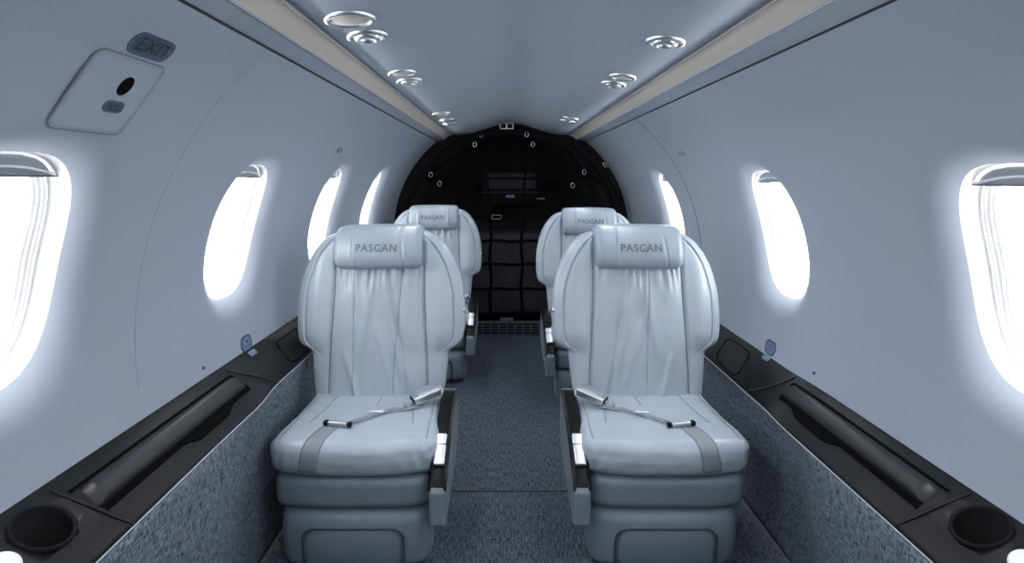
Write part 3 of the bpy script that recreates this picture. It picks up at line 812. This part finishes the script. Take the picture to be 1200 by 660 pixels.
def make_seat(name, label, mir, var, wr, loc):
    """mir +1: aisle on the +x side (seats on the left), -1: mirrored"""
    t = thing(name, label, 'seat', loc, 'grey leather cabin seats')
    X = lambda p: (p[0]*mir, p[1], p[2])
    def MX(geo):
        V, F = geo
        if mir < 0: return [X(v) for v in V], [tuple(reversed(f)) for f in F]
        return V, F
    bk = obj('backrest', make_back(mir), M['leather'], t); fixn(bk)
    cp = obj('back_cushion', make_panel(mir, var), M['leather'], t)
    hr = obj('headrest', make_head(var*7, wr), M['leather_head'], t)
    ls = .0325
    def hm(u, v, n=0): return (u, head_f(u, HZ0+.072+v)-.0030 + .018*((HZ0+.072+v-(HZ0+HZ1)/2)/.066)*1.0-.012*0 - n, HZ0+.072+v)
    # find real front of headrest by sampling its mesh
    from mathutils.bvhtree import BVHTree
    bvh = BVHTree.FromPolygons([v.co.copy() for v in hr.data.vertices], [tuple(p.vertices) for p in hr.data.polygons])
    def onhead(u, v):
        z = HZ0+.070+v
        h = bvh.ray_cast(Vector((u, -.5, z)), Vector((0, 1, 0)))
        return Vector((u, (h[0].y if h[0] else .3)-.0016, z))
    obj('lettering', text_geo('PASCAN', ls, onhead, thick=.0005, spacing=1.10), M['logo'], hr, smooth=False)
    obj('logo_mark', merge(*[([tuple(onhead(*q)) for q in quad], [(0, 1, 2, 3)]) for quad in
        ([(.0135, -.020), (.0155, -.019), (.0235, .019), (.0225, .021)], [(.006, -.004), (.0075, -.006), (.0175, .004), (.0165, .0052)], [(.0145, -.0125), (.0155, -.0145), (.0195, -.012), (.0175, -.0115)])]), M['logo'], hr, smooth=False)
    cu = obj('seat_cushion', MX(make_cushion(1, var)), M['leather'], t)
    bvc = BVHTree.FromPolygons([v.co.copy() for v in cu.data.vertices], [tuple(p.vertices) for p in cu.data.polygons])
    def onseat(x, y, up=.0015):
        h = bvc.ray_cast(Vector((x*mir, y, .6)), Vector((0, 0, -1)))
        return Vector((x*mir, y, (h[0].z if h[0] else .37)+up))
    def onfront(x, z):
        h = bvc.ray_cast(Vector((x*mir, -.4, z)), Vector((0, 1, 0)))
        return (x, (h[0].y if h[0] else 0)-.0045, z)
    # thin stitched seams on the cushion
    sg_ = []
    for s_ in (-1, 1):
        pts = [onseat(s_*lerp(.118, .150, sm(0, .3, .36-y)), y, .0002) for y in [lerp(.33, .13, i/14) for i in range(15)]]
        sg_.append(tube(pts, .0011, 5))
        sg_.append(tube([onseat(s_*lerp(.185, .196, i/20), lerp(.33, .045, i/20), .0002) for i in range(21)], .0010, 5))
    sg_.append(tube([onseat(.02, lerp(.33, .24, i/8), .0002) for i in range(9)], .0010, 5))
    for g_ in sg_: obj('stitching', g_, M['stitch'], cu)
    # stitched seams on the back
    ss = []
    for s_ in (-1, 1):
        ss.append(tube([(s_*(hw(z)-.034), back_front(s_*(hw(z)-.034), z)-.0004, z) for z in [lerp(.53, .845, i/40) for i in range(41)]], .0011, 5))
        ss.append(tube([(s_*seam_in(z), back_front(s_*seam_in(z), z)-.0006, z) for z in [lerp(.36, .77, i/40) for i in range(41)]], .0014, 5))
    for g_ in ss: obj('stitching', g_, M['stitch'], bk)
    vs = (( -.076*mir, 0), (.074*mir, -.022*mir)) if var < .5 else ((.030, -.012),)
    for g_ in [tube([(sx+dx*sm(.36, .78, .78-z+.36), panel_front(sx+dx*sm(.36, .78, .78-z+.36), z, mir, var)-.0012, z) for z in [lerp(.34, .765, i/50) for i in range(51)]], .0009, 5) for sx, dx in vs]: obj('stitching', g_, M['stitch'], cp)
    # base parts
    def fp_(p):
        x, y, z = p; q = abs(x)/.205; return (x, y+.018*q**4*(1 if y < 0 else 0), z)
    obj('front_panel', rbox(.415, .36, .090, .026, (12, 4, 3), fp_, (-.004*mir, .195, .2235), k=5), M['leather_low_shaded'], t)
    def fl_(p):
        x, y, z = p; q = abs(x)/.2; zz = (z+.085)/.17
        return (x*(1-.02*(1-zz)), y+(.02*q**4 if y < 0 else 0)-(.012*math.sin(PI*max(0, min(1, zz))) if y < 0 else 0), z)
    lr = obj('leg_rest', rbox(.408, .12, .168, .034, (14, 3, 8), fl_, (.002*mir, .080, .090), k=6), M['leather_low_shaded'], t)
    bvl = BVHTree.FromPolygons([v.co.copy() for v in lr.data.vertices], [tuple(p.vertices) for p in lr.data.polygons])
    def onleg(u, v, n=0):
        h = bvl.ray_cast(Vector((u, -.5, v)), Vector((0, 1, 0)))
        return Vector((u, (h[0].y if h[0] else .03)-n, v))
    ins = rrect(.272, .120, .034, 8, .002*mir, .072)
    obj('inset_pad', slab(ins, onleg, .0035, 8), M['leather_low_shaded'], lr)
    obj('inset_groove', tube([onleg(u, v, .001) for u, v in rrect(.276, .124, .036, 8, .002*mir, .072)], .0018, 6, closed=True), M['stitch'], lr)
    obj('pedestal', rbox(.34, .26, .19, .01, (2, 2, 2), None, (0, .27, .097)), M['matte'], t)
    # aisle armrest: shell, black pad, chrome latch
    def side_prof():
        return [(.345, .385), (.31, .386), (.25, .378), (.18, .362), (.10, .338), (.02, .298), (-.022, .268), (-.030, .255), (-.030, .170), (-.022, .160), (.30, .205), (.345, .25)]
    pr = side_prof()
    x0, x1 = .209, .253
    V, F = [], []
    n_ = len(pr); rr_ = .006
    for (xx, ins_) in ((x0, .006), (x0+.006, 0), (x1-.006, 0), (x1, .006)):
        cy = sum(p[0] for p in pr)/n_; cz = sum(p[1] for p in pr)/n_
        for (yy, zz) in pr:
            dv = Vector((cy-yy, cz-zz)); dv = dv.normalized()*ins_
            V.append((xx, yy+dv.x, zz+dv.y))
    for i in range(3):
        for k in range(n_): F.append((i*n_+k, i*n_+(k+1) % n_, (i+1)*n_+(k+1) % n_, (i+1)*n_+k))
    F.append(tuple(range(n_))); F.append(tuple(3*n_+k for k in range(n_-1, -1, -1)))
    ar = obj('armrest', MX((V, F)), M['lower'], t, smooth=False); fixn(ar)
    bv = ar.modifiers.new('b', 'BEVEL'); bv.width = .003; bv.segments = 2; bv.limit_method = 'ANGLE'
    def padpt(i, j):
        tt = i/30; y = lerp(.335, -.026, tt)
        z = interp([(a, b2) for a, b2 in reversed(pr[:8])], y) if y > -.0299 else .255
        q = j/10
        e = math.sqrt(max(0, 1-(1-min(1, min(tt, 1-tt)/.05))**2))
        d = .007*e*(1-abs(2*q-1)**4)**.5
        return (lerp(x0-.001, x1+.002, q), y-d*.45, z+d-.0015)
    pd = obj('arm_pad', MX(grid(31, 11, padpt)), M['black'], ar); fixn(pd)
    def lat(p):
        x, y, z = p
        # follow the sloping top of the arm
        return (x, y, z)
    la = math.atan2(.040, .080)
    L3 = Matrix.Rotation(la, 3, 'X')
    def lf(p): return L3 @ Vector(p)
    lx, ly, lz = (x0+x1)/2, .055, .330
    obj('latch', MX(rbox(.031, .098, .014, .006, (2, 6, 2), lf, (lx, ly, lz), k=4)), M['chrome'], ar)
    obj('latch_line', MX(rbox(.0313, .0018, .0145, .0005, (1, 1, 1), lambda p: L3 @ (Vector(p)+Vector((0, .012, .0004))), (lx, ly, lz), k=1)), M['black'], ar)
    # recline knob on the wing
    obj('recline_button', MX(lathe([(.0001, .006), (.007, .006), (.009, .003), (.009, -.004)], 20, Matrix.Translation((.268, backy(.62)-.012, .622)) @ Matrix.Rotation(PI/2, 4, 'Y'))), M['metal'], bk)
    # ---- lap belt
    def band(i, j):
        # webbing hugging the cushion from the adjuster bar over the front lip
        tt = i/34
        if tt < .3: o3, d3 = Vector((0, lerp(.098, .075, tt/.3), .30)), Vector((0, 0, 1))
        else:
            a_b = math.radians(lerp(90, -14, (tt-.3)/.7)); o3, d3 = Vector((0, .075, .315)), Vector((0, -math.cos(a_b), math.sin(a_b)))
        xc = lerp(-.066, -.108, tt**1.1); w_ = .025
        o3.x = (xc+lerp(-w_, w_, j/8))*mir
        h = bvc.ray_cast(o3+d3*.3, -d3)
        p = (h[0] if h[0] else o3+d3*.06)+d3*.0022
        return (p.x*mir, p.y, p.z)
    sb = obj('seat_belt', MX(grid(35, 9, band)), M['belt'], t)
    sb.modifiers.new('s', 'SOLIDIFY').thickness = .0012
    # crumpled tail from the buckle to the bar
    tail = [X(onseat(*q)) for q in [(.150, .236), (.135, .222), (.118, .212), (.100, .205), (.080, .200), (.055, .180), (.038, .160), (.012, .130), (-.020, .100)]]
    tail = [(p[0], p[1], p[2]+.004+.004*abs(math.sin(i*1.9))) for i, p in enumerate(tail)]
    obj('belt_tail', MX(belt_strip(tail, .010, .0022, (0, 1, .5))), M['belt'], sb)
    fold = [X(onseat(*q)) for q in [(.165, .262), (.150, .245), (.138, .236), (.126, .232), (.120, .240), (.132, .252), (.142, .246), (.122, .222), (.104, .210)]]
    fold = [(p[0], p[1], p[2]+.006+.009*abs(math.sin(i*1.35))) for i, p in enumerate(fold)]
    obj('belt_fold', MX(belt_strip(fold, .016, .0018, (.2, .7, .6))), M['beltpale'], sb)
    # buckle box
    bz = onseat(.162, .262, .0).z
    B3 = Matrix.Rotation(math.radians(28), 3, 'Z') @ Matrix.Rotation(math.radians(-14), 3, 'Y')
    def bf(p): return B3 @ Vector(p)
    obj('buckle', MX(rbox(.086, .052, .024, .007, (4, 3, 2), bf, (.163, .262, bz+.032), k=4)), M['metal'], sb)
    obj('buckle_mouth', MX(rbox(.004, .042, .015, .0015, (1, 1, 1), lambda p: B3 @ (Vector(p)+Vector((-.042, 0, 0))), (.163, .262, bz+.032), k=2)), M['hole'], sb)
    obj('buckle_lid', MX(rbox(.064, .042, .004, .0018, (2, 2, 1), lambda p: B3 @ (Vector(p)+Vector((.004, 0, .0135))), (.163, .262, bz+.032), k=2)), M['chrome'], sb)
    obj('anchor_strap', MX(belt_strip([(.195, .272, bz+.040), (.207, .285, bz+.035), (.213, .300, bz+.012), (.214, .315, bz-.03)], .034, .003, (0, 1, .3))), M['beltpale'], sb)
    # tongue and adjuster bar
    tz = X(onseat(.036, .168, .012))
    obj('tongue', MX(rbox(.042, .012, .008, .003, (2, 1, 1), lambda p: Matrix.Rotation(.15, 3, 'Z') @ Vector(p), tz, k=3)), M['chrome'], sb)
    az = X(onseat(-.052, .090, .009)); A3 = Matrix.Rotation(-.16, 3, 'Z')
    br = obj('adjuster_bar', MX(rbox(.056, .013, .011, .004, (2, 1, 1), lambda p: A3 @ Vector(p), az, k=3)), M['metal'], sb)
    for s_ in (-1, 1):
        obj('bar_end', MX(rbox(.014, .016, .014, .005, (1, 1, 1), lambda p: A3 @ (Vector(p)+Vector((s_*.034, 0, 0))), az, k=3)), M['black'], sb)
    return t
FY = 1.332
make_seat('cabin_seat', 'front left grey leather seat, its back gathered under the headrest, two vertical seams', 1, .1, .25, (-.402, FY, 0))
make_seat('cabin_seat', 'front right grey leather seat with one off-centre vertical back seam', -1, .9, .15, (.430, FY, 0))
make_seat('cabin_seat', 'rear left grey leather seat with creased headrest, beside the cargo net', 1, .3, 1.0, (-.402, FY+1.35, 0))
make_seat('cabin_seat', 'rear right grey leather seat with smooth headrest, half hidden behind the front right seat', -1, .7, .1, (.438, FY+1.06, 0))

# ------------------------------------------------------------------ daylight and camera
w = bpy.data.worlds.new('World'); bpy.context.scene.world = w; w.use_nodes = True
nt = w.node_tree; bg = nt.nodes['Background']
bg.inputs['Color'].default_value = (1.0, .985, .97, 1); bg.inputs['Strength'].default_value = 16.0
# area lamps, used only for the added fill rows
def area(name, loc, rot, sx, sy, energy, col=(1, 1, 1), portal=False, spread=None):
    l = bpy.data.lights.new(name, 'AREA'); l.shape = 'RECTANGLE'; l.size = sx; l.size_y = sy; l.energy = energy; l.color = col
    if portal: l.cycles.is_portal = True
    if spread: l.spread = spread
    o = bpy.data.objects.new(name, l); C.objects.link(o); o.location = loc; o.rotation_euler = rot; o['kind'] = 'structure'
    return o
for s in (-1, 1):   # added fill lamps for top light, one unseen row along each beige panel
    a_ = area('added_fill_light', (CX+s*.40, 1.1, EYE+.262), (0, math.radians(s*28), 0), .03, 4.6, 17, (.93, .96, 1.0))
cam = bpy.data.cameras.new('camera'); co = bpy.data.objects.new('camera', cam); C.objects.link(co)
co.location = (0, 0, EYE); co.rotation_euler = (math.radians(90-6.5), 0, 0)
cam.sensor_width = 36; cam.lens = 36*640/1200; cam.shift_x = 9/1200; cam.shift_y = -48/1200; cam.clip_start = .02
sc = bpy.context.scene; sc.camera = co
sc.view_settings.view_transform = 'Standard'; sc.view_settings.look = 'None'; sc.view_settings.gamma = 1; sc.view_settings.use_curve_mapping = False
sc.view_settings.exposure = -0.52
